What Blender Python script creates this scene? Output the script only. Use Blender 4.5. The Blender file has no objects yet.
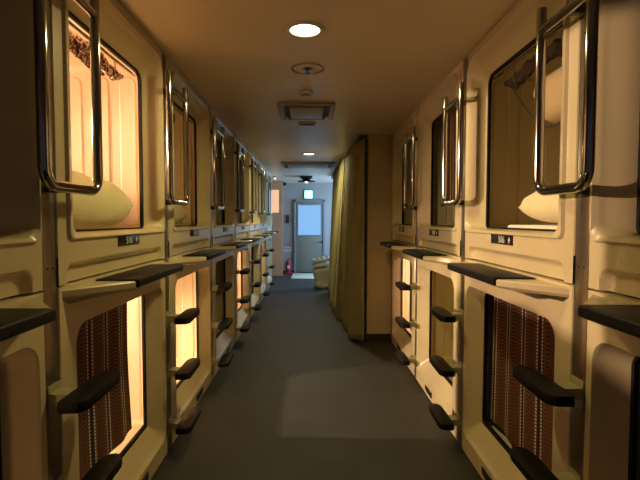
import bpy, bmesh, math, random
from mathutils import Vector, Matrix
random.seed(7)
C = bpy.context.scene.collection
PI = math.pi
F = 450.0                      # focal length in pixels of a 640 px wide frame
CAMZ = 1.36
AL, AR = 0.83, 0.89            # half widths: camera axis to the left / right capsule fronts
W = 1.16                       # bay width
SL0, SR0 = 0.27, 0.32          # y of the first (nearest) bays
NL, NR = 8, 4
SEAM = 1.14
CEIL = 2.30
ORD = ['first', 'second', 'third', 'fourth', 'fifth', 'sixth', 'seventh', 'eighth']

# ------------------------------------------------------------------ materials
def mat(name, col, rough=.5, metal=0, spec=.5, emit=None, estr=0, bump=0, bscale=60, var=0, vscale=4, coat=0, bdist=.004):
    m = bpy.data.materials.new(name); m.use_nodes = True
    nt = m.node_tree; b = nt.nodes['Principled BSDF']
    b.inputs['Base Color'].default_value = (*col, 1)
    b.inputs['Roughness'].default_value = rough
    b.inputs['Metallic'].default_value = metal
    b.inputs['Specular IOR Level'].default_value = spec
    b.inputs['Coat Weight'].default_value = coat
    b.inputs['Coat Roughness'].default_value = .12
    if emit:
        b.inputs['Emission Color'].default_value = (*emit, 1)
        b.inputs['Emission Strength'].default_value = estr
    tc = nt.nodes.new('ShaderNodeTexCoord')
    if var:
        n = nt.nodes.new('ShaderNodeTexNoise'); n.inputs['Scale'].default_value = vscale; n.inputs['Detail'].default_value = 5
        nt.links.new(tc.outputs['Object'], n.inputs['Vector'])
        r = nt.nodes.new('ShaderNodeMapRange'); r.inputs[3].default_value = 1-var; r.inputs[4].default_value = 1+var
        r.inputs[1].default_value = .25; r.inputs[2].default_value = .75
        nt.links.new(n.outputs['Fac'], r.inputs[0])
        mx = nt.nodes.new('ShaderNodeVectorMath'); mx.operation = 'SCALE'; mx.inputs[0].default_value = col
        nt.links.new(r.outputs[0], mx.inputs['Scale']); nt.links.new(mx.outputs[0], b.inputs['Base Color'])
    if bump:
        n2 = nt.nodes.new('ShaderNodeTexNoise'); n2.inputs['Scale'].default_value = bscale; n2.inputs['Detail'].default_value = 4
        nt.links.new(tc.outputs['Object'], n2.inputs['Vector'])
        bp = nt.nodes.new('ShaderNodeBump'); bp.inputs['Strength'].default_value = bump; bp.inputs['Distance'].default_value = bdist
        nt.links.new(n2.outputs['Fac'], bp.inputs['Height']); nt.links.new(bp.outputs[0], b.inputs['Normal'])
    return m

CREAM = (.57, .475, .275)
M = {}
M['cream'] = mat('cream_plastic', CREAM, .34, var=.07, vscale=3, bump=.08, bscale=14, coat=.25, bdist=.01)
M['liner'] = mat('capsule_liner_plastic', (.60, .50, .33), .5, var=.05)
M['black'] = mat('black_rubber', (.006, .0055, .0055), .5, spec=.2)
M['tread'] = mat('black_tread', (.005, .0046, .0044), .45, spec=.18, bump=.12, bscale=220, bdist=.002)
M['chrome'] = mat('chrome_tube', (.40, .37, .33), .11, metal=1)
M['steel'] = mat('brushed_steel', (.24, .20, .135), .30, metal=.85, var=.1, vscale=9)
M['dark'] = mat('dark_screw', (.03, .025, .02), .4)
M['plate'] = mat('black_number_plate', (.012, .010, .010), .3)
M['digit'] = mat('pale_lettering', (.62, .60, .56), .5)
M['ceil'] = mat('ceiling_paint', (.70, .585, .43), .36, bump=.05, bscale=5, var=.05, vscale=1.5, bdist=.02)
M['wallp'] = mat('beige_wall_paint', (.50, .40, .22), .6, bump=.05, bscale=80, var=.05, vscale=2)
M['grey'] = mat('pale_grey_wall', (.34, .32, .29), .6, var=.05, vscale=2)
M['door'] = mat('grey_green_door', (.22, .215, .165), .45, var=.05)
M['doorframe'] = mat('grey_door_frame', (.20, .23, .24), .5)
M['pinkish'] = mat('peach_partition', (.56, .30, .17), .6, var=.05)
M['white'] = mat('white_cotton', (.72, .70, .60), .85, bump=.3, bscale=20, var=.05, bdist=.01)
M['pillow'] = mat('pillow_cotton', (.68, .60, .36), .85, bump=.35, bscale=9, var=.04, bdist=.02)
M['drape'] = mat('olive_gold_drape', (.30, .26, .125), .7, bump=.15, bscale=150, var=.14, vscale=6)
M['sack'] = mat('beige_canvas', (.50, .44, .33), .9, bump=.5, bscale=12, bdist=.02)
M['towelblue'] = mat('blue_towel', (.10, .16, .30), .9, bump=.5, bscale=90)
M['red'] = mat('red_paint', (.45, .02, .03), .35)
M['redsign'] = mat('red_sign', (.50, .03, .05), .5)
M['acpanel'] = mat('ac_panel_plastic', (.46, .44, .41), .45)
M['acframe'] = mat('ac_frame_plastic', (.34, .26, .15), .45)
M['base'] = mat('black_skirting', (.02, .018, .016), .5)
M['tan'] = mat('tan_console_plastic', (.44, .32, .17), .4)
M['green'] = mat('green_indicator', (.1, .9, .5), .4, emit=(.1, 1, .5), estr=1.2)

def emat(name, col, s):
    return mat(name, (.05, .05, .05), .5, emit=col, estr=s)

def carpet():
    m = mat('grey_brown_carpet', (.05, .044, .035), .55, spec=.3, bump=.6, bscale=260, bdist=.004)
    nt = m.node_tree; b = nt.nodes['Principled BSDF']
    tc = nt.nodes['Texture Coordinate']
    br = nt.nodes.new('ShaderNodeTexBrick'); br.offset = .5
    br.inputs['Scale'].default_value = 1; br.inputs['Brick Width'].default_value = .5; br.inputs['Row Height'].default_value = .5
    br.inputs['Mortar Size'].default_value = .004
    br.inputs['Color1'].default_value = (.050, .046, .040, 1); br.inputs['Color2'].default_value = (.043, .040, .035, 1)
    br.inputs['Mortar'].default_value = (.039, .036, .032, 1)
    nt.links.new(tc.outputs['Object'], br.inputs['Vector'])
    n = nt.nodes.new('ShaderNodeTexNoise'); n.inputs['Scale'].default_value = 3.0; n.inputs['Detail'].default_value = 8
    nt.links.new(tc.outputs['Object'], n.inputs['Vector'])
    r = nt.nodes.new('ShaderNodeMapRange'); r.inputs[3].default_value = .7; r.inputs[4].default_value = 1.3
    nt.links.new(n.outputs['Fac'], r.inputs[0])
    s = nt.nodes.new('ShaderNodeVectorMath'); s.operation = 'SCALE'
    nt.links.new(br.outputs['Color'], s.inputs[0]); nt.links.new(r.outputs[0], s.inputs['Scale'])
    nt.links.new(s.outputs[0], b.inputs['Base Color'])
    return m
M['carpet'] = carpet()

def woven():
    """red-brown woven blind: pairs of pale stitched lines, ladders of short dark rungs between"""
    m = mat('striped_brown_weave', (.2, .06, .03), .85)
    nt = m.node_tree; b = nt.nodes['Principled BSDF']; L = nt.links
    uv = nt.nodes.new('ShaderNodeTexCoord'); sp = nt.nodes.new('ShaderNodeSeparateXYZ'); L.new(uv.outputs['UV'], sp.inputs[0])
    def mth(op, a, b_=None, c=None):
        n = nt.nodes.new('ShaderNodeMath'); n.operation = op
        for i, v in enumerate((a, b_, c)):
            if v is None: continue
            if isinstance(v, (int, float)): n.inputs[i].default_value = v
            else: L.new(v, n.inputs[i])
        return n.outputs[0]
    t = mth('FRACT', mth('DIVIDE', sp.outputs[0], .16))
    vy = mth('FRACT', mth('DIVIDE', sp.outputs[1], .016))
    def band(c, w): return mth('LESS_THAN', mth('ABSOLUTE', mth('SUBTRACT', t, c)), w)
    stitch = mth('LESS_THAN', vy, .62)
    pale = mth('MULTIPLY', mth('MAXIMUM', band(.09, .034), band(.31, .034)), stitch)
    dark = mth('MAXIMUM', band(.20, .075), band(.035, .02))
    zig = mth('FRACT', mth('ADD', mth('DIVIDE', sp.outputs[1], .019), mth('MULTIPLY', mth('ABSOLUTE', mth('SUBTRACT', t, .67)), 1.6)))
    rung = mth('MULTIPLY', mth('LESS_THAN', zig, .42), band(.67, .24))
    def mix(fac, a, bcol):
        n = nt.nodes.new('ShaderNodeMix'); n.data_type = 'RGBA'
        L.new(fac, n.inputs[0])
        if isinstance(a, tuple): n.inputs[6].default_value = (*a, 1)
        else: L.new(a, n.inputs[6])
        n.inputs[7].default_value = (*bcol, 1)
        return n.outputs[2]
    c = mix(rung, (.155, .058, .022), (.026, .010, .007))
    c = mix(dark, c, (.022, .012, .014)); c = mix(pale, c, (.72, .62, .55))
    L.new(c, b.inputs['Base Color'])
    return m
M['weave'] = woven()

def floral():
    m = mat('floral_print_cloth', (.3, .1, .05), .85)
    nt = m.node_tree; b = nt.nodes['Principled BSDF']; L = nt.links
    tc = nt.nodes['Texture Coordinate']
    n = nt.nodes.new('ShaderNodeTexNoise'); n.inputs['Scale'].default_value = 32; n.inputs['Detail'].default_value = 2; n.inputs['Distortion'].default_value = 1.5
    L.new(tc.outputs['Object'], n.inputs['Vector'])
    r = nt.nodes.new('ShaderNodeValToRGB'); e = r.color_ramp.elements
    e[0].position = .43; e[0].color = (.05, .006, .005, 1); e[1].position = .57; e[1].color = (.70, .52, .38, 1)
    x = e.new(.50); x.color = (.30, .05, .02, 1)
    L.new(n.outputs['Fac'], r.inputs[0]); L.new(r.outputs[0], b.inputs['Base Color'])
    return m
M['floral'] = floral()
M['dimcloth'] = mat('dimmed_brown_cloth', (.045, .022, .014), .85, var=.5, vscale=40, bump=.4, bscale=60)  # brown roll cloth, its colour darkened for the dim light in the capsule

# ------------------------------------------------------------------ mesh helpers
def link(name, me, m, parent=None, smooth=False):
    o = bpy.data.objects.new(name, me); C.objects.link(o)
    if m is not None:
        me.materials.clear(); me.materials.append(m)
    if smooth:
        for p in me.polygons: p.use_smooth = True
    if parent: o.parent = parent
    return o
def obj(name, bm, m, parent=None, smooth=False, fix=True, loc=None, auto=None):
    if fix: bmesh.ops.recalc_face_normals(bm, faces=bm.faces)
    me = bpy.data.meshes.new(name); bm.to_mesh(me); bm.free()
    o = link(name, me, m, parent, smooth)
    if auto is not None: me.set_sharp_from_angle(angle=math.radians(auto))
    if loc: o.location = loc
    return o
def tag(o, label, cat, group=None, kind=None):
    o['label'] = label; o['category'] = cat
    if group: o['group'] = group
    if kind: o['kind'] = kind
    return o
def thing(name, label, cat, loc=(0, 0, 0), group=None):
    o = bpy.data.objects.new(name, None); C.objects.link(o); o.location = loc; o.empty_display_size = .1
    return tag(o, label, cat, group)
def struct(o):
    o['kind'] = 'structure'; return o
def box(bm, lo, hi, bev=0, seg=2):
    t = bmesh.new(); bmesh.ops.create_cube(t, size=1)
    lo, hi = Vector([min(a, b) for a, b in zip(lo, hi)]), Vector([max(a, b) for a, b in zip(lo, hi)])
    for v in t.verts: v.co = Vector(((lo[i]+hi[i])/2 + v.co[i]*(hi[i]-lo[i]) for i in range(3)))
    if bev: bmesh.ops.bevel(t, geom=t.edges[:], offset=bev, segments=seg, profile=.5, affect='EDGES')
    add(bm, t)
def add(bm, t):
    me = bpy.data.meshes.new('tmp'); t.to_mesh(me); t.free(); bm.from_mesh(me); bpy.data.meshes.remove(me)
def boxobj(name, lo, hi, m, parent=None, bev=0, seg=2):
    bm = bmesh.new(); box(bm, lo, hi, bev, seg)
    return obj(name, bm, m, parent, smooth=bev > 0, auto=35 if bev else None)
def tube(bm, pts, r, n=12, caps=True):
    pts = [Vector(p) for p in pts]; rings = []
    prev = None
    for i, p in enumerate(pts):
        d = (pts[min(i+1, len(pts)-1)] - pts[max(i-1, 0)]).normalized()
        if prev is None:
            a = Vector((1, 0, 0)) if abs(d.x) < .9 else Vector((0, 1, 0))
            a = (a - d*a.dot(d)).normalized()
        else: a = (prev - d*prev.dot(d)).normalized()
        prev = a; b = d.cross(a)
        rr = r[i] if isinstance(r, (list, tuple)) else r
        rings.append([bm.verts.new(p + (a*math.cos(2*PI*k/n) + b*math.sin(2*PI*k/n))*rr) for k in range(n)])
    for i in range(len(rings)-1):
        for k in range(n): bm.faces.new((rings[i][k], rings[i][(k+1) % n], rings[i+1][(k+1) % n], rings[i+1][k]))
    if caps: bm.faces.new(rings[0][::-1]); bm.faces.new(rings[-1])
def lathe(bm, prof, n=28, c=(0, 0, 0), caps=True):
    c = Vector(c); rings = []
    for r, z in prof:
        ring = []
        for k in range(n):
            a = 2*PI*k/n
            ring.append(bm.verts.new(c + Vector((r*math.cos(a), r*math.sin(a), z))))
        rings.append(ring)
    for i in range(len(rings)-1):
        for k in range(n): bm.faces.new((rings[i][k], rings[i][(k+1) % n], rings[i+1][(k+1) % n], rings[i+1][k]))
    if caps and prof[0][0] > 1e-5: bm.faces.new(rings[0][::-1])
    if caps and prof[-1][0] > 1e-5: bm.faces.new(rings[-1])
def rloop(u0, u1, v0, v1, rb, rt, n=7):
    """rounded rectangle, corner radius rb at the bottom, rt at the top"""
    out = []
    for cx, cy, a0, r in ((u1-rt, v1-rt, 0, rt), (u0+rt, v1-rt, PI/2, rt), (u0+rb, v0+rb, PI, rb), (u1-rb, v0+rb, 3*PI/2, rb)):
        for k in range(n+1):
            a = a0 + PI/2*k/n
            out.append((cx + r*math.cos(a), cy + r*math.sin(a)))
    return out
def prism(bm, pts2, w0, w1, f):
    """closed prism of a 2-D outline between two values of the third coordinate; f(p, w) -> xyz"""
    a = [bm.verts.new(f(p, w0)) for p in pts2]; b = [bm.verts.new(f(p, w1)) for p in pts2]
    n = len(pts2)
    for k in range(n): bm.faces.new((a[k], a[(k+1) % n], b[(k+1) % n], b[k]))
    bm.faces.new(a[::-1]); bm.faces.new(b)

# ------------------------------------------------------------------ capsule parts (local: x = s*w away from the corridor, y = u along it, z = v)
U0, U1 = .040, 1.120
OPEN_U = (.145, 1.01); DW = .084       # inner opening at depth DW
def front_panel(s, tier):
    bm = bmesh.new()
    if tier == 'upper':
        vlo, vhi = 1.238, CEIL - .002
        spec = [(U0, U1, vlo, vhi, .0015, .0015, .055), (U0, U1, vlo, vhi, .0015, .0015, .004), (U0+.004, U1-.004, vlo, vhi, .0015, .0015, 0),
                (.098, 1.108, 1.290, 2.262, .03, .105, 0), (.106, 1.102, 1.295, 2.254, .03, .10, -.010), (.116, 1.096, 1.298, 2.249, .035, .10, -.010),
                (.142, 1.090, 1.305, 2.240, .05, .095, 0), (.147, 1.087, 1.307, 2.236, .05, .093, .003), (.153, 1.082, 1.309, 2.231, .05, .09, .012),
                (.160, 1.073, 1.311, 2.219, .046, .085, .026), (.196, 1.027, 1.314, 2.150, .026, .055, DW)]
    else:
        vlo, vhi = .012, SEAM - .004
        spec = [(U0, U1, vlo, vhi, .0015, .0015, .055), (U0, U1, vlo, vhi, .0015, .0015, .004), (U0+.004, U1-.004, vlo+.004, vhi, .0015, .0015, 0),
                (.136, 1.090, .105, .995, .05, .075, 0), (.144, 1.088, .110, .990, .05, .075, 0), (.149, 1.085, .113, .988, .05, .073, .003), (.155, 1.080, .118, .985, .05, .07, .012),
                (.163, 1.072, .130, .982, .045, .066, .026), (.204, 1.027, .210, .966, .012, .05, DW)]
    rows = []
    for (a, b, c, d, rb, rt, w) in spec:
        rows.append([bm.verts.new((s*w, u, v)) for u, v in rloop(a, b, c, d, rb, rt)])
    for i in range(len(rows)-1):
        n = len(rows[i])
        for k in range(n): bm.faces.new((rows[i][k], rows[i][(k+1) % n], rows[i+1][(k+1) % n], rows[i+1][k]))
    if tier == 'upper':                                  # the lower strip with its shallow hand channel
        us = [U0+.004, .06, .085] + [.092+.008*i for i in range(8)] + [.2+.1*i for i in range(9)] + [1.008+.008*i for i in range(8)] + [1.075, 1.1, U1-.004]
        vs = [SEAM+.003 + (.095)*i/24 for i in range(25)]
        def sm(t): t = max(0, min(1, t)); return t*t*(3-2*t)
        def hw(u, v):
            r = .045; cx = min(max(u, .095+r), 1.065-r); cy = min(v, 1.216-r)
            dist = math.hypot(u-cx, v-cy)
            return .024*sm((r-dist)/.022)
        g = [[bm.verts.new((s*hw(u, v), u, v)) for u in us] for v in vs]
        for i in range(len(vs)-1):
            for j in range(len(us)-1): bm.faces.new((g[i][j], g[i][j+1], g[i+1][j+1], g[i+1][j]))
        lo = [bm.verts.new((s*.055, u, SEAM+.003)) for u in us]
        for j in range(len(us)-1): bm.faces.new((lo[j], lo[j+1], g[0][j+1], g[0][j]))
    return bm
def window_frame(s, tier):
    bm = bmesh.new()
    a, b = (1.314, 2.150) if tier == 'upper' else (.210, .966)
    rt = .06 if tier == 'upper' else .05; rb = .026 if tier == 'upper' else .012
    fw = .013; fb = .008 if tier == 'upper' else .02
    seq = [(0, 0, DW-.002), (fw, fb, DW-.002), (fw, fb, DW+.014), (0, 0, DW+.014)]
    rows = [[bm.verts.new((s*w, u, v)) for u, v in rloop((.196 if tier == 'upper' else .204)+i, 1.027-i, a+j, b-(i if tier == 'upper' else i*.6), max(.004, rb-j), max(.01, rt-i))] for i, j, w in seq]
    for i in range(4):
        A, B = rows[i], rows[(i+1) % 4]; n = len(A)
        for k in range(n): bm.faces.new((A[k], A[(k+1) % n], B[(k+1) % n], B[k]))
    return bm
def liner(s, tier):
    bm = bmesh.new()
    v0, v1 = (1.300, 2.245) if tier == 'upper' else (.190, 1.075)
    w0, w1, u0, u1 = DW+.015, 1.98, .050, 1.110
    def P(w, u, v): return (s*w, u, v)
    rf = rloop(u0, u1, v0, v1, .03, .07, 5)
    a = [bm.verts.new(P(w0, u, v)) for u, v in rf]; b = [bm.verts.new(P(w1, u, v)) for u, v in rf]
    n = len(rf)
    for k in range(n): bm.faces.new((a[k], a[(k+1) % n], b[(k+1) % n], b[k]))
    bm.faces.new(b)
    inner = [bm.verts.new(P(w0, u, v)) for u, v in rloop(.197 if tier == 'upper' else .205, 1.026, v0+.016, v1-.096 if tier == 'upper' else v1-.108, .02, .05, 5)]
    for k in range(n): bm.faces.new((a[k], a[(k+1) % n], inner[(k+1) % n], inner[k]))
    # raised ribs with rounded tops on both side walls
    for uu, dirn in ((u1, -1), (u0, 1)):
        for i in range(12):
            ww = .19 + i*.15
            ol = rloop(ww-.048, ww+.048, v0+.03, v1-.09, .015, .045, 4)
            in_ = rloop(ww-.040, ww+.040, v0+.035, v1-.098, .012, .038, 4)
            A = [bm.verts.new(P(p, uu+dirn*.0005, q)) for p, q in ol]; B = [bm.verts.new(P(p, uu+dirn*.007, q)) for p, q in in_]
            m_ = len(A)
            for k in range(m_): bm.faces.new((A[k], A[(k+1) % m_], B[(k+1) % m_], B[k]))
            bm.faces.new(B)
    return bm
def ledge_bm(s):
    """cream trapezoid shelf, tapering back to the wall at both ends"""
    bm = bmesh.new()
    top, x = 1.126, -s
    plan = [(0.0, .060), (.150, .262), (.160, .280), (.160, .888), (.150, .904), (0.0, 1.095)]
    hs = [(0, -.004), (-.012, 0), (-.026, -.004)]
    rows = []
    def ring(dz, ins):
        r = []
        for p, u in plan:
            c = .58
            r.append(bm.verts.new((x*max(0, p*1.0-ins) if p else 0, c+(u-c)*(1-ins*.6), top+dz)))
        return r
    rows = [ring(0, .006), ring(-.004, 0), ring(-.024, 0), ring(-.034, .012)]
    low = []
    for p, u in plan:
        low.append(bm.verts.new((x*(p*.22), .58+(u-.58)*.93, 1.072)))
    rows.append(low)
    n = len(plan)
    for i in range(len(rows)-1):
        for k in range(n): bm.faces.new((rows[i][k], rows[i][(k+1) % n], rows[i+1][(k+1) % n], rows[i+1][k]))
    bm.faces.new(rows[0]); bm.faces.new(rows[-1][::-1])
    return bm
def ledge_tread_bm(s):
    bm = bmesh.new()
    box(bm, (0.002*-s, .285, 1.100), (-s*.172, .886, 1.133), .007, 3)
    return bm

PARTCACHE = {}
def cached(name, key, maker, m, parent, smooth=True, auto=35):
    if key not in PARTCACHE:
        o = obj(name, maker(), m, parent, smooth=smooth, auto=auto)
        PARTCACHE[key] = o.data
        return o
    o = bpy.data.objects.new(name, PARTCACHE[key]); C.objects.link(o); o.parent = parent
    return o

def text(name, body, size, m, parent, loc, rot, align='CENTER', ext=.0008):
    cu = bpy.data.curves.new(name, 'FONT'); cu.body = body; cu.size = size; cu.extrude = ext
    cu.align_x = align; cu.align_y = 'CENTER'
    o = bpy.data.objects.new(name, cu); C.objects.link(o); o.data.materials.append(m)
    bpy.context.view_layer.update()
    me = bpy.data.meshes.new_from_object(o.evaluated_get(bpy.context.evaluated_depsgraph_get()))
    bpy.data.objects.remove(o); bpy.data.curves.remove(cu)
    o = bpy.data.objects.new(name, me); C.objects.link(o)
    if not me.materials: me.materials.append(m)
    o.parent = parent; o.location = loc; o.rotation_euler = rot
    return o

LAMPS = {}
def lampmat(col, st):
    k = (col, st)
    if k not in LAMPS: LAMPS[k] = emat('lamp_diffuser', col, st)
    return LAMPS[k]

def add_lamp(s, root, tier, col, st, w=.55, v=None, size=(.20, .10)):
    """wall lamp on the near side wall of the capsule (faces away from the camera)"""
    v = v or (1.95 if tier == 'upper' else .80)
    hs = boxobj('lamp_housing', (s*(w-size[0]/2-.02), .052, v-size[1]/2-.02), (s*(w+size[0]/2+.02), .080, v+size[1]/2+.02), M['tan'], root, .01)
    boxobj('lamp_diffuser', (s*(w-size[0]/2), .0795, v-size[1]/2), (s*(w+size[0]/2), .092, v+size[1]/2), lampmat(col, st), hs, .004)

WARM = (1.0, .60, .27); WARM2 = (1.0, .60, .38); PEACH = (1.0, .53, .36); ORANGE = (1.0, .50, .15); YEL = (1.0, .68, .12)
LIT = {('L', 1, 'upper'): (PEACH, 105, 1.15, 1.85), ('L', 1, 'lower'): (WARM2, 150, .6, .80), ('L', 2, 'upper'): (ORANGE, 9, .6, 1.9),
       ('L', 2, 'lower'): (WARM2, 90, 1.25, .66), ('L', 0, 'lower'): (WARM, 20, .7, .75), ('L', 4, 'lower'): (WARM2, 100, .5, .75), ('L', 6, 'lower'): (WARM2, 100, .5, .75),
       ('R', 3, 'lower'): (WARM2, 110, .5, .75), ('R', 2, 'lower'): (YEL, 5, .6, .8), ('R', 1, 'upper'): (YEL, 2.2, 1.0, 1.9)}
PLATES = {('R', 1): '506', ('L', 1): '516', ('R', 2): '508', ('R', 3): '510', ('L', 2): '518', ('L', 3): '520', ('L', 4): '522', ('L', 5): '524', ('L', 6): '526', ('L', 7): '528', ('L', 0): '514', ('R', 0): '504'}
LOOKS = {('L', 0, 'upper'): 'dim upper sleeping capsule, nearest of the long row, opening unlit',
         ('L', 0, 'lower'): 'dim lower sleeping capsule, nearest of the long row, beneath the nearest black ledge',
         ('L', 1, 'upper'): 'brightly lit peach upper capsule with plump pillow and floral valance, plate 516',
         ('L', 1, 'lower'): 'lower capsule of the long row with striped brown blind drawn over light',
         ('L', 2, 'upper'): 'dim orange-lit upper capsule with pillow, second past the nearest in the long row',
         ('L', 2, 'lower'): 'brightest open lower capsule of the long row, no blind',
         ('R', 0, 'upper'): 'dark upper capsule, nearest of the short row with curtain at its end',
         ('R', 0, 'lower'): 'dark lower capsule, nearest of the short row with curtain at its end',
         ('R', 1, 'upper'): 'upper capsule with plate 506, pillow on folded sheet inside',
         ('R', 1, 'lower'): 'lower capsule with full striped brown blind, directly below plate 506',
         ('R', 2, 'upper'): 'upper capsule with half-lowered striped brown blind in the short row',
         ('R', 2, 'lower'): 'open lower capsule with dim yellow inside, in the short row',
         ('R', 3, 'upper'): 'narrow-looking unlit upper capsule next to the beige wall end',
         ('R', 3, 'lower'): 'lower capsule beside the beige wall end, light showing past its blind'}
ROWNAME = {'L': 'long row', 'R': 'short row'}
GAPS = {}

def capsule(side, i, tier):
    s, a, y0 = (-1, AL, SL0) if side == 'L' else (1, AR, SR0)
    lab = LOOKS.get((side, i, tier), None)
    if lab is None:
        st = 'lit ' if (side, i, tier) in LIT else 'dark '
        lab = f'{st}{tier} sleeping capsule, {ORD[i]} bay from the camera in the long row'
    root = thing('sleeping_capsule', lab, 'sleeping capsule', (s*a, y0+W*i, 0), f'{tier} capsules of the {ROWNAME[side]}')
    k = (side, tier)
    cached('front_panel', ('fp',)+k, lambda: front_panel(s, tier), M['cream'], root)
    cached('window_frame', ('wf',)+k, lambda: window_frame(s, tier), M['black'], root)
    cached('interior_liner', ('li',)+k, lambda: liner(s, tier), M['liner'], root, auto=30)
    if tier == 'upper':
        bm = bmesh.new(); box(bm, (-s*.004, .50, 1.247), (s*.002, .735, 1.291), .0015)
        pl = cached('number_plate', ('np', side), lambda: bm, M['plate'], root)
        rot = (PI/2, 0, -PI/2 if s > 0 else PI/2)
        text('plate_number', PLATES[(side, i)], .046, M['digit'], pl, (-s*.0055, .61 + (.0 if s > 0 else 0), 1.268), rot)
        t = bmesh.new()                                    # small upward arrow mark at the plate's end
        uc = .53 if s > 0 else .70
        prism(t, [(uc-.004, 1.255), (uc+.004, 1.255), (uc+.004, 1.268), (uc+.013, 1.266), (uc, 1.282), (uc-.013, 1.266), (uc-.004, 1.268)], .004, .0058, lambda p, w: (-s*w, p[0], p[1]))
        obj('plate_mark', t, M['digit'], pl)
    else:
        lg = cached('ledge', ('le', side), lambda: ledge_bm(s), M['cream'], root, auto=28)
        cached('ledge_tread', ('lt', side), lambda: ledge_tread_bm(s), M['tread'], lg)
        bm = bmesh.new(); box(bm, (-s*.006, .62, .046), (s*.002, .80, .084), .002)
        ip = cached('indicator_panel', ('ip', side), lambda: bm, M['plate'], root)
        if (side, i) in (('R', 1),):
            b2 = bmesh.new(); box(b2, (-s*.0085, .665, .058), (-s*.005, .69, .071), .001)
            obj('indicator_lamp', b2, M['green'], ip)
    if (side, i, tier) in LIT:
        col, st, w, v = LIT[(side, i, tier)]
        add_lamp(s, root, tier, col, st, w, v)
    return root

caps = {}
for i in range(NL):
    for t in ('upper', 'lower'): caps['L', i, t] = capsule('L', i, t)
for i in range(NR):
    for t in ('upper', 'lower'): caps['R', i, t] = capsule('R', i, t)

# unseen spots on the back walls of the two open, lit capsules of the long row
def back_wall_spot(i, tier, u, v, aim, watts, col, cone):
    root = caps['L', i, tier]
    hs = bmesh.new(); lathe(hs, [(.001, 0), (.045, 0), (.045, .012), (.022, .018), (.022, .05), (.038, .075), (.001, .076)], 20)
    for q in hs.verts: q.co = Vector((-1.975 + q.co.z, u + q.co.x, v + q.co.y))
    h = obj('back_wall_spot', hs, M['tan'], root, smooth=True, auto=40)
    li = bpy.data.lights.new('spot_beam', 'SPOT'); li.energy = watts; li.color = col; li.spot_size = math.radians(cone); li.spot_blend = .6; li.shadow_soft_size = .03
    lo = bpy.data.objects.new('spot_beam', li); C.objects.link(lo); lo.parent = h
    p = Vector((-1.88, u, v)); lo.location = p
    d = Vector(aim) - (Vector(root.location) + p)
    lo.rotation_euler = d.to_track_quat('-Z', 'Y').to_euler()
back_wall_spot(2, 'lower', .30, .81, (.25, 3.25, .10), 210, (1.0, .72, .46), 48)
back_wall_spot(1, 'upper', .55, 2.08, (.89, 2.0, 1.45), 185, (1.0, .68, .46), 46)  # second lamp added here to brighten the fronts of the short row

# ------------------------------------------------------------------ posts, rails and steps between the bays
def post(side, y, lab, grp):
    s, a = (-1, AL) if side == 'L' else (1, AR)
    root = thing('metal_post', lab, 'post', (s*a, y, 0), grp)
    def mk():
        bm = bmesh.new(); box(bm, (s*.003, -.036, .01), (s*.055, .036, CEIL-.004), .002); return bm
    cached('cover_strip', ('post', side), mk, M['steel'], root)
    def sc():
        bm = bmesh.new()
        lathe(bm, [(.0001, .0), (.0032, .0), (.0032, .003), (.0001, .0035)], 10)
        for v in bm.verts: v.co = Vector((s*(.003 - v.co.z), v.co.x, v.co.y))
        return bm
    for v in (1.205, 1.97, .40):
        for u in (-.014, .014):
            o = cached('screw', ('screw', side), sc, M['dark'], root); o.location = (0, u, v)
    return root
def rail(side, y, lab, grp):
    s, a = (-1, AL) if side == 'L' else (1, AR)
    root = thing('grab_rail', lab, 'grab rail', (s*a, y, 0), grp)
    st, r = -s*.062, .0172
    ya, yb, zb, zt = -.128, .200, 1.462, 2.165
    if side == 'R': ya, yb, zt = -.128, .168, 2.115
    def u():
        bm = bmesh.new(); R = .055; pts = [(st, ya, zt), (st, ya, 1.9), (st, ya, zb+R)]
        for k in range(1, 8): a_ = PI + PI/2*k/8; pts.append((st, ya+R+R*math.cos(a_), zb+R+R*math.sin(a_)))
        pts += [(st, ya+R, zb), (st, yb-R, zb)]
        for k in range(1, 8): a_ = -PI/2 + PI/2*k/8; pts.append((st, yb-R+R*math.cos(a_), zb+R+R*math.sin(a_)))
        pts += [(st, yb, zb+R), (st, yb, 1.9), (st, yb, zt)]
        tube(bm, pts, r, 16); return bm
    cached('bent_tube', ('rail', side), u, M['chrome'], root, auto=50)
    def cb():
        bm = bmesh.new(); tube(bm, [(st, ya, zt-.078), (st, yb, zt-.078)], r*.92, 14); return bm
    cached('crossbar', ('railx', side), cb, M['chrome'], root, auto=50)
    def br(z):
        def f():
            bm = bmesh.new(); box(bm, (s*.0022, -.016, z-.016), (st, .016, z+.014), .004); return bm
        return f
    cached('clamp', ('clampt', side), br(zt-.078), M['dark'], root)
    cached('clamp', ('clampb', side), br(zb), M['dark'], root)
STEPZ = (.185, .497, .812)
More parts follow.
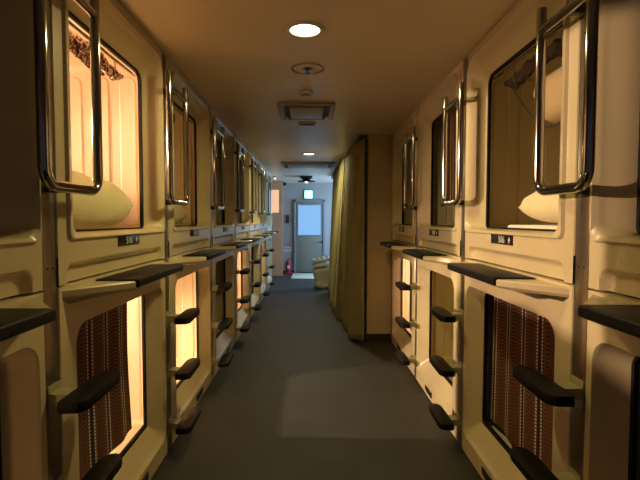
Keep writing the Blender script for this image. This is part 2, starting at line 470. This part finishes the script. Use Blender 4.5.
def step(side, y, k, lab, grp):
    s, a = (-1, AL) if side == 'L' else (1, AR)
    root = thing('climbing_step', lab, 'step', (s*a, y, STEPZ[k]), grp)
    def tr():
        bm = bmesh.new()
        w, l0, l1 = .085, -.105, .205
        pts = [(-s*(.062+.01), l0), (-s*(.062+w-.02), l0+.004), (-s*(.062+w), l0+.03), (-s*(.062+w-.004), l1-.045)]
        for q in range(7):
            t = PI*q/6; pts.append((-s*(.062+w/2 + math.cos(t)*w*.46), l1-.045+.045*math.sin(t)))
        pts += [(-s*.062, l1-.045), (-s*.062, l0+.012)]
        prism(bm, pts, 0, -.036, lambda p, z: (p[0], p[1], z))
        bmesh.ops.recalc_face_normals(bm, faces=bm.faces)
        es = [e for e in bm.edges if abs(e.verts[0].co.z-e.verts[1].co.z) < 1e-5]
        bmesh.ops.bevel(bm, geom=es, offset=.005, segments=2, profile=.5, affect='EDGES')
        return bm
    cached('tread', ('tread', side), tr, M['tread'], root, auto=40)
    def bk():
        bm = bmesh.new()
        prism(bm, [(0, -.040), (.078, -.040), (.078, -.004), (0, -.002)], -.034, .030, lambda p, u: (-s*p[0], u, p[1]))
        box(bm, (s*.003, -.036, -.075), (-s*.004, .036, .02), .002)
        return bm
    cached('bracket', ('bracket', side), bk, M['steelb'], root)
M['steelb'] = mat('olive_painted_bracket', (.34, .30, .17), .4)
NAMES = ('lowest', 'middle', 'topmost')
for side, n, y0 in (('L', NL, SL0), ('R', NR, SR0)):
    for i in range(1, n+1):
        y = y0 + W*i; rn = ROWNAME[side]
        if i < n:
            bet = f'between the {ORD[i-1]} and {ORD[i]} bays of the {rn}'
            post(side, y, 'narrow steel post '+bet, f'steel posts of the {rn}')
            rail(side, y, 'chrome U-shaped grab rail '+bet, f'grab rails of the {rn}')
            for k in range(3): step(side, y, k, f'{NAMES[k]} black step '+bet, f'black steps of the {rn}')
        else:
            post(side, y-.001, 'narrow steel post closing the far end of the '+rn, f'steel posts of the {rn}')

# ------------------------------------------------------------------ bedding, blinds and valances in the capsules
def pillow_bm(lx, ly, h, n=22):
    bm = bmesh.new(); g = {}
    for sgn in (1, -1):
        for i in range(n+1):
            for j in range(n+1):
                x, y = -1+2*i/n, -1+2*j/n
                e = (max(0, 1-abs(x)**3.0)*max(0, 1-abs(y)**4.0))**.44
                if e < 1e-6 and sgn < 0: g[sgn, i, j] = g[1, i, j]; continue
                px = x*(1-.10*(1-abs(x))*0-.07*y*y); py = y*(1-.07*x*x)
                wr = .012*math.sin(x*7+y*3)*e + .008*math.sin(y*11-x*4)*e
                g[sgn, i, j] = bm.verts.new((px*lx/2, py*ly/2, sgn*e*h*(.54 if sgn > 0 else .46) + wr*h*4*(sgn > 0)))
        for i in range(n):
            for j in range(n):
                f = [g[sgn, i, j], g[sgn, i+1, j], g[sgn, i+1, j+1], g[sgn, i, j+1]]
                bm.faces.new(f if sgn > 0 else f[::-1])
    return bm
def pillow(side, y, w, z, lx, ly, h, lab, rot=(0, 0, 0)):
    s, a = (-1, AL) if side == 'L' else (1, AR)
    o = obj('pillow', pillow_bm(lx, ly, h), M['pillow'], smooth=True)
    o.location = (s*(a+w), y, z); o.rotation_euler = rot
    return tag(o, lab, 'pillow', 'pillows in the upper capsules')
pillow('L', SL0+W+.61, .33, 1.300+.128, .46, .80, .27, 'plump pale pillow in brightly lit peach capsule 516')
pillow('L', SL0+2*W+.60, .34, 1.300+.102, .44, .64, .22, 'pale pillow in dim orange upper capsule beyond plate 516')
pillow('R', SR0+W+.44, .33, 1.337+.088, .42, .68, .185, 'cream pillow on folded white sheet in capsule 506')
sh = bmesh.new(); box(sh, (AR+.115, SR0+W+.08, 1.301), (AR+.75, SR0+W+.83, 1.336), .012, 3)
tag(obj('folded_sheet', sh, M['white'], smooth=True, auto=60), 'white folded sheet under the pillow in capsule 506', 'sheet')

def sheet_bm(u0, u1, v0, v1, w0, amp, per, s, n=70, m=14, th=.004, ph=0, drift=0):
    """hanging cloth in the plane of the opening; UV in metres"""
    bm = bmesh.new(); uvl = bm.loops.layers.uv.new('UVMap')
    g = []
    for j in range(m+1):
        row = []; t = j/m; v = v0+(v1-v0)*t
        for i in range(n+1):
            u = u0+(u1-u0)*i/n
            ww = w0 + amp*math.sin(2*PI*u/per+ph)*(1-.5*t) + .3*amp*math.sin(5*u+3*v)
            uu = u + drift*(1-t)*(i/n)*math.sin(4*v+1)
            row.append((bm.verts.new((s*ww, uu, v)), bm.verts.new((s*(ww+th), uu, v)), (u, v)))
        g.append(row)
    def face(vs, uvs):
        f = bm.faces.new(vs)
        for l, q in zip(f.loops, uvs): l[uvl].uv = q
    for j in range(m):
        for i in range(n):
            q = (g[j][i], g[j][i+1], g[j+1][i+1], g[j+1][i])
            face([x[0] for x in q], [x[2] for x in q]); face([x[1] for x in q][::-1], [x[2] for x in q][::-1])
    for i in range(n):
        for j, fl in ((0, 1), (m, 0)):
            a, b = g[j][i], g[j][i+1]; face([a[0], a[1], b[1], b[0]], [a[2], a[2], b[2], b[2]])
    for j in range(m):
        for i in (0, n):
            a, b = g[j][i], g[j+1][i]; face([a[0], a[1], b[1], b[0]], [a[2], a[2], b[2], b[2]])
    return bm
def blind(side, i, tier, u0, u1, v0, v1, lab, w0=.135, ph=0, drift=0.0, amp=.007):
    s, a, y0 = (-1, AL, SL0) if side == 'L' else (1, AR, SR0)
    root = thing('woven_blind', lab, 'blind', (s*a, y0+W*i, 0), 'striped woven blinds')
    obj('cloth', sheet_bm(u0, u1, v0, v1, w0, amp, .21, s, ph=ph, drift=drift), M['weave'], root, smooth=True, fix=True, auto=60)
    bm = bmesh.new(); tube(bm, [(s*w0, u0-.01, v1+.006), (s*w0, u1+.01, v1+.006)], .009, 10); obj('head_rail', bm, M['steel'], root, smooth=True, auto=50)
    if tier == 'upper':
        bm = bmesh.new(); tube(bm, [(s*(w0+.002), u0, v0), (s*(w0+.002), u1, v0)], .010, 10); obj('bottom_bar', bm, M['dark'], root, smooth=True, auto=50)
blind('L', 1, 'lower', .10, .925, .235, 1.0, 'striped brown woven blind with light at its edge, lower capsule under plate 516', drift=.03)
blind('R', 1, 'lower', .10, 1.03, .235, 1.0, 'striped brown woven blind filling the lower capsule under plate 506')
blind('R', 2, 'upper', .10, .90, 1.475, 2.14, 'striped brown woven blind half lowered in an upper capsule of the short row', ph=1)
blind('R', 3, 'lower', .10, .86, .235, 1.0, 'striped brown woven blind beside a bright gap next to the beige wall end', ph=2)
blind('R', 0, 'lower', .10, .985, .235, 1.0, 'dark brown woven blind in the nearest lower capsule of the short row', ph=2)
blind('L', 4, 'lower', .10, .84, .235, 1.0, 'far brown woven blind in the fifth lower capsule of the long row', ph=2)
blind('L', 6, 'lower', .10, .84, .235, 1.0, 'far brown woven blind in the seventh lower capsule of the long row', ph=2)
blind('L', 3, 'upper', .10, .80, 1.36, 2.14, 'dark brown blind drawn down the fourth upper capsule of the long row', ph=2)

def valance(side, i, u0, u1, lab, z=2.085, r=.034, drop=0.0, m='floral', low=0):
    s, a, y0 = (-1, AL, SL0) if side == 'L' else (1, AR, SR0)
    root = thing('rolled_valance', lab, 'valance', (s*a, y0+W*i, 0), 'rolled cloths at the top of the upper openings')
    def roll(name, ua, ub, zz, rr0, w0, ph):
        bm = bmesh.new(); n = 80; rings = []; nn = 20
        for k in range(n+1):
            u = ua+(ub-ua)*k/n; rings.append([])
            tp = min(1, .35+6*min(k, n-k)/n)
            for q in range(nn):
                t = 2*PI*q/nn
                rr = rr0*tp*(1+.22*math.sin(3*t+u*19+ph)+.18*math.sin(u*47+2*t)+.10*math.sin(u*90-3*t+ph))
                rings[-1].append(bm.verts.new((s*(w0+.8*rr*math.cos(t)), u, zz+.012*math.sin(u*13+ph)+rr*1.15*math.sin(t))))
        for k in range(n):
            for q in range(nn): bm.faces.new((rings[k][q], rings[k][(q+1) % nn], rings[k+1][(q+1) % nn], rings[k+1][q]))
        bm.faces.new(rings[0]); bm.faces.new(rings[-1])
        obj(name, bm, M[m], root, smooth=True)
    roll('rolled_cloth', u0, u1, z, r, .168, 0)
    if low: roll('sagging_fold', u0, u0+(u1-u0)*low, z-r*1.75, r*.6, .170, 2)
    bm = bmesh.new(); tube(bm, [(s*.120, .12, 2.136), (s*.120, 1.03, 2.136)], .008, 10)
    obj('head_rail', bm, M['chrome'], root, smooth=True, auto=50)
    for uu in (u0+.18, u0+.24, u1-.2):
        bm = bmesh.new(); tube(bm, [(s*.120, uu, 2.13), (s*.118, uu, 2.09), (s*.122, uu, 2.055), (s*.14, uu, 2.045)], .003, 6)
        obj('tie_cord', bm, M['steel'], root, smooth=True)
valance('L', 1, .12, .985, 'red and cream floral rolled cloth atop the bright peach capsule 516', z=2.112, r=.025, low=.76)
valance('L', 2, .12, .70, 'dark rolled cloth at the top of the dim orange upper capsule', z=2.07, r=.04, m='weave')
valance('R', 1, .12, 1.0, 'brown rolled cloth, darkened as in dim light, at the top of capsule 506', z=2.092, r=.028, m='dimcloth')

# television console moulded into capsule 506, with its cord
def console():
    bm = bmesh.new()
    box(bm, (0, 0, 0), (.40, .50, .235), .085, 5)
    for v in bm.verts:
        if v.co.z < .12 and v.co.y > .2: v.co.y -= .05
    return bm
cs = obj('console', console(), M['tan'], caps['R', 1, 'upper'], smooth=True, auto=60, loc=(.135, .19, 1.790))
bm = bmesh.new(); pts = []
for k in range(15):
    t = k/14; pts.append((.118, .80-.50*t, 2.02-.27*math.sin(PI*t*.62)))
tube(bm, pts, .004, 6); obj('console_cord', bm, M['dark'], cs, smooth=True).matrix_parent_inverse = Matrix.Translation((-.135, -.19, -1.790))
# two little hooks under the top edge of the open lower capsule in the short row
for u in (.20, .30):
    bm = bmesh.new(); tube(bm, [(.098, u, .925), (.098, u, .885), (.104, u, .870), (.115, u, .870), (.120, u, .882)], .004, 8)
    obj('hook', bm, M['chrome'], caps['R', 2, 'lower'], smooth=True)

# ------------------------------------------------------------------ room shell
YB, YF = -3.2, 11.55
def slab(name, lo, hi, m): return struct(boxobj(name, lo, hi, m))
slab('floor', (-3.4, YB, -.08), (3.4, YF+.1, 0), M['carpet'])
slab('ceiling', (-3.4, YB, CEIL), (3.4, YF+.1, CEIL+.1), M['ceil'])
WE = .625                                             # free edge of the beige return wall
yR = SR0 + W*NR + .04
yL = SL0 + W*NL + .04
slab('wall_right', (WE, yR, 0), (3.3, yR+.12, CEIL), M['wallp'])
slab('trim_1', (WE-.004, yR-.012, 0), (AR+.06, yR, .085), M['base'])
slab('wall_far', (-3.3, YF, 0), (3.3, YF+.1, CEIL), M['grey'])
slab('added_light_block', (.66, yR+3.6, 0), (1.6, yR+3.7, CEIL), M['wallp'])  # unseen wall added to keep vestibule light out of the curtain gap
slab('wall_side', (1.6, yR+.12, 0), (1.7, YF, CEIL), M['wallp'])
slab('wall_left', (-3.3, yL, 0), (-AL-.02, yL+.1, CEIL), M['wallp'])
slab('trim_2', (-3.3, YF-.012, 0), (3.3, YF, .06), M['base'])
# peach partition with a lit opening, far end of the long row
YP = 10.9
pw = bmesh.new()
px0, px1 = -1.6, -.685
wx0, wx1, wz0, wz1 = -.98, -.775, 1.54, 2.09
for lo, hi in (((px0, YP, 0), (px1, YP+.08, wz0)), ((px0, YP, wz1), (px1, YP+.08, CEIL)), ((px0, YP, wz0), (wx0, YP+.08, wz1)), ((wx1, YP, wz0), (px1, YP+.08, wz1))): box(pw, lo, hi)
struct(obj('wall_partition', pw, M['pinkish']))
w2 = struct(boxobj('window_2', (wx0-.02, YP+.045, wz0-.02), (wx1+.02, YP+.055, wz1+.02), emat('lit_pane_warm', (1, .62, .36), .32)))
slab('wall_alcove', (-1.7, yL+.1, 0), (-1.6, YF, CEIL), M['wallp'])
# unseen side window added to light the vestibule with cool daylight
wy0, wy1 = 9.15, 11.2
wb = bmesh.new()
for lo, hi in (((1.56, wy0-.06, .74), (1.60, wy0, 2.16)), ((1.56, wy1, .74), (1.60, wy1+.06, 2.16)), ((1.56, wy0, .74), (1.60, wy1, .80)), ((1.56, wy0, 2.10), (1.60, wy1, 2.16)), ((1.56, (wy0+wy1)/2-.02, .80), (1.60, (wy0+wy1)/2+.02, 2.10))): box(wb, lo, hi, .004)
w1 = struct(obj('added_side_window', wb, M['doorframe']))
struct(boxobj('added_glow_pane', (1.585, wy0, .80), (1.592, wy1, 2.10), emat('added_vestibule_light', (.36, .60, 1.0), 4.5), w1))  # glowing pane added as a light source, out of view
# far door
DX0, DX1, DZ = -.435, .355, 1.875
d = struct(boxobj('door_1', (DX0+.05, YF-.045, .012), (DX1-.05, YF-.005, DZ-.05), M['door'], bev=.004))
gx0, gx1, gz0, gz1 = -.325, .245, .98, 1.735
bm = bmesh.new()
for lo, hi in (((DX0, YF-.07, 0), (DX0+.05, YF, DZ)), ((DX1-.05, YF-.07, 0), (DX1, YF, DZ)), ((DX0, YF-.07, DZ-.05), (DX1, YF, DZ))): box(bm, lo, hi, .004)
struct(obj('door_frame', bm, M['doorframe'], d))
bm = bmesh.new()
for lo, hi in (((gx0-.025, YF-.06, gz0-.025), (gx0, YF-.044, gz1+.025)), ((gx1, YF-.06, gz0-.025), (gx1+.025, YF-.044, gz1+.025)), ((gx0, YF-.06, gz1), (gx1, YF-.044, gz1+.025)), ((gx0, YF-.06, gz0-.025), (gx1, YF-.044, gz0))): box(bm, lo, hi)
struct(obj('glazing_bead', bm, M['doorframe'], d))
DAY = (.36, .63, 1.0)
struct(boxobj('frosted_pane', (gx0, YF-.054, gz0), (gx1, YF-.046, gz1), emat('frosted_daylight', (.075, .165, .29), 1), d))
bm = bmesh.new()
lathe(bm, [(.001, 0), (.028, 0), (.028, .012), (.010, .016), (.010, .05), (.001, .052)], 16)
for v in bm.verts: v.co = Vector((.285+v.co.x, YF-.045-v.co.z, .80+v.co.y))
tube(bm, [(.285, YF-.09, .80), (.25, YF-.10, .80), (.19, YF-.10, .795)], .011, 10)
struct(obj('door_handle', bm, M['dark'], d, smooth=True))
mt = boxobj('pale_floor_slab', (-.46, 10.35, .0005), (.40, 11.35, .014), mat('pale_slab_surface', (.62, .64, .50), .8, bump=.4, bscale=120), bev=.004)  # thin pale slab on the floor before the door
tag(mt, 'pale flat rectangle on the floor before the far grey door', 'mat')
# emergency exit sign above the door (blank glowing box, white figure panel reads only as light)
ex = thing('exit_sign', 'small glowing cyan-white exit sign above the far grey door', 'exit sign', (-.065, YF, 1.9))
boxobj('sign_case', (-.105, -.055, .005), (.105, 0, .215), M['acpanel'], ex, .006)
boxobj('sign_face', (-.095, -.060, .015), (.095, -.0545, .205), emat('exit_glow', (.26, .78, .74), 1.3), ex)
# dark wall panel, extinguisher and its sign
tag(boxobj('intercom_panel', (-.635, YF-.03, 1.28), (-.56, YF, 1.49), M['dark'], bev=.006), 'narrow dark intercom panel on the wall beside the far door', 'intercom')
sg = thing('extinguisher_sign', 'red sign with white lettering above the fire extinguisher', 'sign', (-.585, YF, .70))
boxobj('sign_board', (-.11, -.008, .005), (.11, -.001, .085), M['redsign'], sg)
text('sign_lettering', '消火器', .072, M['digit'], sg, (0, -.009, .045), (PI/2, 0, 0))
s2 = thing('notice_sign', 'small white notice under the red extinguisher sign', 'sign', (-.585, YF, .55))
boxobj('notice_board', (-.105, -.006, 0), (.105, -.001, .125), mat('white_card', (.55, .53, .52), .6), s2)
text('notice_lettering', '使用法', .06, M['dark'], s2, (0, -.007, .075), (PI/2, 0, 0))
fe_scale = .74
fe = thing('fire_extinguisher', 'red fire extinguisher standing by the wall beside the far door', 'fire extinguisher', (-.575, YF-.14, .03))
bm = bmesh.new(); lathe(bm, [(.001, 0), (.072, 0), (.075, .01), (.075, .33), (.066, .37), (.03, .40), (.024, .43), (.001, .43)], 24); obj('cylinder_body', bm, M['red'], fe, smooth=True, auto=40)
bm = bmesh.new(); box(bm, (-.02, -.02, .43), (.02, .02, .46)); tube(bm, [(-.01, 0, .455), (.06, 0, .50), (.12, 0, .515)], .008, 8); tube(bm, [(0, 0, .45), (.09, 0, .465)], .007, 8); obj('valve_lever', bm, M['dark'], fe)
bm = bmesh.new(); tube(bm, [(-.02, -.01, .44), (-.075, -.03, .42), (-.10, -.04, .32), (-.095, -.04, .16), (-.09, -.04, .10)], .011, 8); obj('hose', bm, M['black'], fe, smooth=True)
bm = bmesh.new(); b_ = [(-.05, .14), (.05, .14), (.05, .26), (-.05, .26)]
rows = [[bm.verts.new((.0762*math.sin(-.6+1.2*k/8), -.0762*math.cos(-.6+1.2*k/8), z)) for k in range(9)] for z in (.13, .25)]
for k in range(8): bm.faces.new((rows[0][k], rows[0][k+1], rows[1][k+1], rows[1][k]))
obj('body_label', bm, M['digit'], fe)
tag(boxobj('extinguisher_stand', (-.69, YF-.25, .001), (-.46, YF-.03, .03), M['red'], bev=.006), 'low red stand under the fire extinguisher', 'stand')
fe.scale = (fe_scale,)*3
# cctv camera
cc = thing('security_camera', 'small black dome camera in the ceiling corner at the far wall', 'security camera', (-.66, YF-.25, CEIL))
bm = bmesh.new(); lathe(bm, [(.001, 0), (.05, 0), (.05, -.03), (.001, -.03)], 18); obj('mount', bm, M['dark'], cc)
bm = bmesh.new(); lathe(bm, [(.045, -.03), (.043, -.05), (.03, -.075), (.001, -.085)], 18); obj('dome', bm, M['black'], cc, smooth=True)

# ------------------------------------------------------------------ linen sack and towels by the curtain's far end
bm = bmesh.new(); n = 30; rings = []
prof = [(.13, 0), (.165, .015), (.19, .06)] + [(.20-.012*math.sin(z_*9), z_) for z_ in [.08+.018*k_ for k_ in range(20)]] + [(.185, .45), (.15, .47)]
for j, (r, z) in enumerate(prof):
    ring = []
    for k in range(n):
        t = 2*PI*k/n; rr = r*(1+.06*math.sin(3*t+z*9)+.018*math.sin(z*48+3*math.sin(t*2))+.03*math.sin(7*t-z*31)); q = 2.5
        sc = (abs(math.cos(t))**q+abs(math.sin(t))**q)**(-1/q)
        ring.append(bm.verts.new((rr*sc*math.cos(t), rr*.95*sc*math.sin(t), z)))
    rings.append(ring)
for j in range(len(rings)-1):
    for k in range(n): bm.faces.new((rings[j][k], rings[j][(k+1) % n], rings[j+1][(k+1) % n], rings[j+1][k]))
bm.faces.new(rings[0][::-1]); bm.faces.new(rings[-1])
o = obj('linen_sack', bm, M['sack'], smooth=True, auto=60, loc=(.245, 8.95, .001)); o.scale = (1, 1, .88); tag(o, 'sagging beige linen sack on the floor before the far door', 'sack')
def towel(z, x, rx, stripes, lab):
    t = thing('towel', lab, 'towel', (x, 8.95, z), 'towels heaped on the linen sack')
    bm = pillow_bm(.44, .36, .085)
    obj('folded_cloth', bm, M['white'] if not stripes else M['white'], t, smooth=True)
    for i in range(stripes):
        b2 = bmesh.new(); pts = []
        for k in range(11):
            y = -.155+.31*k/10; xx = -.11+.10*i
            e = (max(0, 1-abs(xx/.22)**3.0)*max(0, 1-abs(y/.18)**4.0))**.44
            pts.append((xx, y, e*.085*.54+.002))
        tube(b2, pts, .012, 8); obj('blue_stripe', b2, M['towelblue'], t, smooth=True)
    t.rotation_euler = (0, rx, .2)
towel(.470, .235, -.06, 0, 'plain white towel, lower of the two on the linen sack')
towel(.575, .215, -.12, 3, 'white towel with blue stripes, upper of the two on the linen sack')

# ------------------------------------------------------------------ long pleated curtain
cu = thing('pleated_curtain', 'long pleated olive-gold curtain hanging beside the beige wall end', 'curtain', (.55, yR+.02, 0))
def curtain_bm():
    bm = bmesh.new(); n = 420; m = 22; g = []
    Lc = 3.55
    for j in range(m+1):
        t = j/m; z = .015 + (2.235-.015)*t; row = []
        for i in range(n+1):
            q = i/n; y = yR-.05 + q*Lc
            xb = .545 - .09*q - (1-t)*(.03+.075*math.sin(PI*min(1, q*1.05))**2) - (1-t)*.035*q
            ph = 2*PI*(y-yR+.05)/.235 + PI/2 + .9*math.sin((y-yR)*2.1) + .35*math.sin(y*9+1.3)
            amp = (.064+.014*math.sin(y*2.3)+.030*math.exp(-q*7))*(1.0-.38*t)
            x = xb + amp*math.sin(ph) + .012*math.sin(3*ph+1+2*y) + .010*(1-t)*math.sin(ph*.5+2)
            row.append(bm.verts.new((x-.55, y+.020*math.sin(2*ph)-(yR+.02), z)))
        g.append(row)
    for j in range(m):
        for i in range(n): bm.faces.new((g[j][i], g[j][i+1], g[j+1][i+1], g[j+1][i]))
    return bm
co = obj('drape', curtain_bm(), M['drape'], cu, smooth=True)
sm = co.modifiers.new('thick', 'SOLIDIFY'); sm.thickness = .004
bm = bmesh.new()
q0, q1 = Vector((.575, yR+.005)), Vector((.475, yR+4.6))
dv = (q1-q0).normalized(); nv = Vector((dv.y, -dv.x))*.045
pl = [q0+nv, q0-nv, q1-nv, q1+nv]
prism(bm, [tuple(p) for p in pl], 2.232, 2.298, lambda p, z: (p[0]-.55, p[1]-(yR+.02), z))
obj('curtain_track', bm, mat('dark_track', (.05, .042, .03), .5), cu)

# ------------------------------------------------------------------ ceiling fittings
def downlight(x, y, lab, col, st, r=.085):
    t = thing('downlight', lab, 'downlight', (x, y, CEIL), 'round ceiling downlights')
    bm = bmesh.new(); lathe(bm, [(r*.86, -.002), (r*.88, -.010), (r*1.08, -.012), (r*1.16, -.004), (r*1.17, 0)], 36, caps=False)
    obj('trim_ring', bm, M['acpanel'], t, smooth=True, auto=40)
    bm = bmesh.new(); lathe(bm, [(.001, -.012), (r*.5, -.011), (r*.88, -.006)], 36)
    obj('diffuser', bm, emat('downlight_glow', (1, .78, .42), 2), t, smooth=True)
    li = bpy.data.lights.new('downlight_beam', 'AREA'); li.shape = 'DISK'; li.size = r*1.7; li.energy = st; li.color = col; li.spread = math.radians(172)
    lo = bpy.data.objects.new('downlight_beam', li); C.objects.link(lo); lo.parent = t; lo.location = (0, 0, -.016)
downlight(-.03, 2.26, 'round glowing downlight nearest the camera, ahead of the first air conditioner', (1.0, .82, .34), 4.7)
downlight(-.03, 6.42, 'small far downlight between the two air conditioners', (1.0, .88, .50), 8)
def cassette(x, y, sx, sy, lab):
    t = thing('air_conditioner', lab, 'air conditioner', (x, y, CEIL), 'ceiling air conditioners')
    bm = bmesh.new()
    for lo, hi in (((-sx/2, -sy/2), (sx/2, -sy/2+.04)), ((-sx/2, sy/2-.04), (sx/2, sy/2)), ((-sx/2, -sy/2+.04), (-sx/2+.04, sy/2-.04)), ((sx/2-.04, -sy/2+.04), (sx/2, sy/2-.04))):
        box(bm, (*lo, -.020), (*hi, 0), .006)
    obj('frame', bm, M['acframe'], t, smooth=True, auto=35)
    boxobj('recess', (-sx/2+.05, -sy/2+.05, -.006), (sx/2-.05, sy/2-.05, -.001), M['black'], t)
    boxobj('grille_panel', (-sx/2+.095, -sy/2+.10, -.030), (sx/2-.095, sy/2-.09, -.005), M['acpanel'], t, .008)
    for q in (-1, 1):
        boxobj('corner_clip', (q*(sx/2-.05)-.02, sy/2-.10, -.028), (q*(sx/2-.05)+.02, sy/2-.06, -.002), M['white'], t, .005)
cassette(-.04, 3.92, .47, .56, 'tan ceiling air conditioner nearest the camera')
cassette(-.05, 7.7, .88, .72, 'far ceiling air conditioner before the exit sign')
dt = thing('smoke_detector', 'small round ceiling detector right before the nearest air conditioner', 'detector', (-.035, 3.34, CEIL))
bm = bmesh.new(); lathe(bm, [(.05, 0), (.052, -.012), (.036, -.022), (.032, -.040), (.001, -.044)], 24); obj('dome', bm, M['acpanel'], dt, smooth=True, auto=40)
bm = bmesh.new(); lathe(bm, [(.0335, -.026), (.0345, -.03), (.0335, -.035)], 24); obj('sensor_slot', bm, M['dark'], dt)
sp = thing('sprinkler_rosette', 'flat ring and small sprinkler head behind the nearest downlight', 'sprinkler', (-.02, 2.84, CEIL))
bm = bmesh.new(); lathe(bm, [(.10, 0), (.104, -.005), (.097, -.007), (.09, 0)], 32, caps=False); obj('rosette', bm, M['acframe'], sp, smooth=True)
bm = bmesh.new(); lathe(bm, [(.03, 0), (.032, -.006), (.010, -.010), (.008, -.028), (.024, -.030), (.024, -.033), (.001, -.034)], 20); obj('sprinkler_head', bm, M['chrome'], sp, smooth=True, auto=40)
vt = thing('slot_vent', 'small dark slot vent just beyond the nearest air conditioner', 'vent', (-.04, 4.42, CEIL))
boxobj('rim', (-.085, -.05, -.014), (.085, .05, 0), M['acpanel'], vt, .004); boxobj('slot', (-.065, -.035, -.016), (.065, .035, -.010), M['black'], vt)
cf = thing('ceiling_speaker', 'black two-tiered fitting on the ceiling before the exit sign', 'ceiling fitting', (-.10, 9.75, CEIL))
boxobj('mount_plate', (-.13, -.12, -.05), (.13, .12, 0), M['dark'], cf, .01)
bm = bmesh.new(); lathe(bm, [(.08, -.05), (.09, -.085), (.19, -.10), (.19, -.118), (.001, -.122)], 28); obj('lower_disc', bm, M['black'], cf, smooth=True, auto=35)
bm = bmesh.new(); lathe(bm, [(.03, -.121), (.028, -.135), (.001, -.14)], 16); obj('pilot_lamp', bm, emat('pilot_glow', (.7, 1, .7), 2.5), cf, smooth=True)
al = thing('glowing_dome', 'tiny glowing dome on the ceiling above the long row', 'alarm lamp', (-.78, 9.8, CEIL))  # small ceiling dome with a glowing tip
bm = bmesh.new(); lathe(bm, [(.05, 0), (.05, -.02), (.03, -.03), (.001, -.03)], 18); obj('dome_base', bm, M['acpanel'], al, smooth=True, auto=35)
bm = bmesh.new(); lathe(bm, [(.022, -.03), (.02, -.05), (.001, -.06)], 14); obj('dome_tip', bm, emat('dome_glow', (1, .6, .45), 1.2), al, smooth=True)

# ------------------------------------------------------------------ world, camera, view
w = bpy.data.worlds.new('World'); bpy.context.scene.world = w; w.use_nodes = True
bg = w.node_tree.nodes['Background']; bg.inputs[0].default_value = (.55, .60, .85, 1); bg.inputs[1].default_value = .022
cam = bpy.data.cameras.new('camera'); cam.sensor_width = 36; cam.lens = F/640*36; cam.clip_start = .02
oc = bpy.data.objects.new('camera', cam); C.objects.link(oc); oc.location = (0, 0, CAMZ)
cam.shift_x = 9/640; yaw, pitch = 0, math.atan(20/F)
oc.rotation_euler = (PI/2-pitch, 0, -yaw)
sc = bpy.context.scene; sc.camera = oc
sc.view_settings.view_transform = 'Standard'; sc.view_settings.look = 'None'; sc.view_settings.gamma = 1
sc.view_settings.use_curve_mapping = False
sc.view_settings.exposure = 1.5
sc.cycles.max_bounces = 10; sc.cycles.diffuse_bounces = 6; sc.cycles.glossy_bounces = 4
sc.cycles.sample_clamp_indirect = 4.0
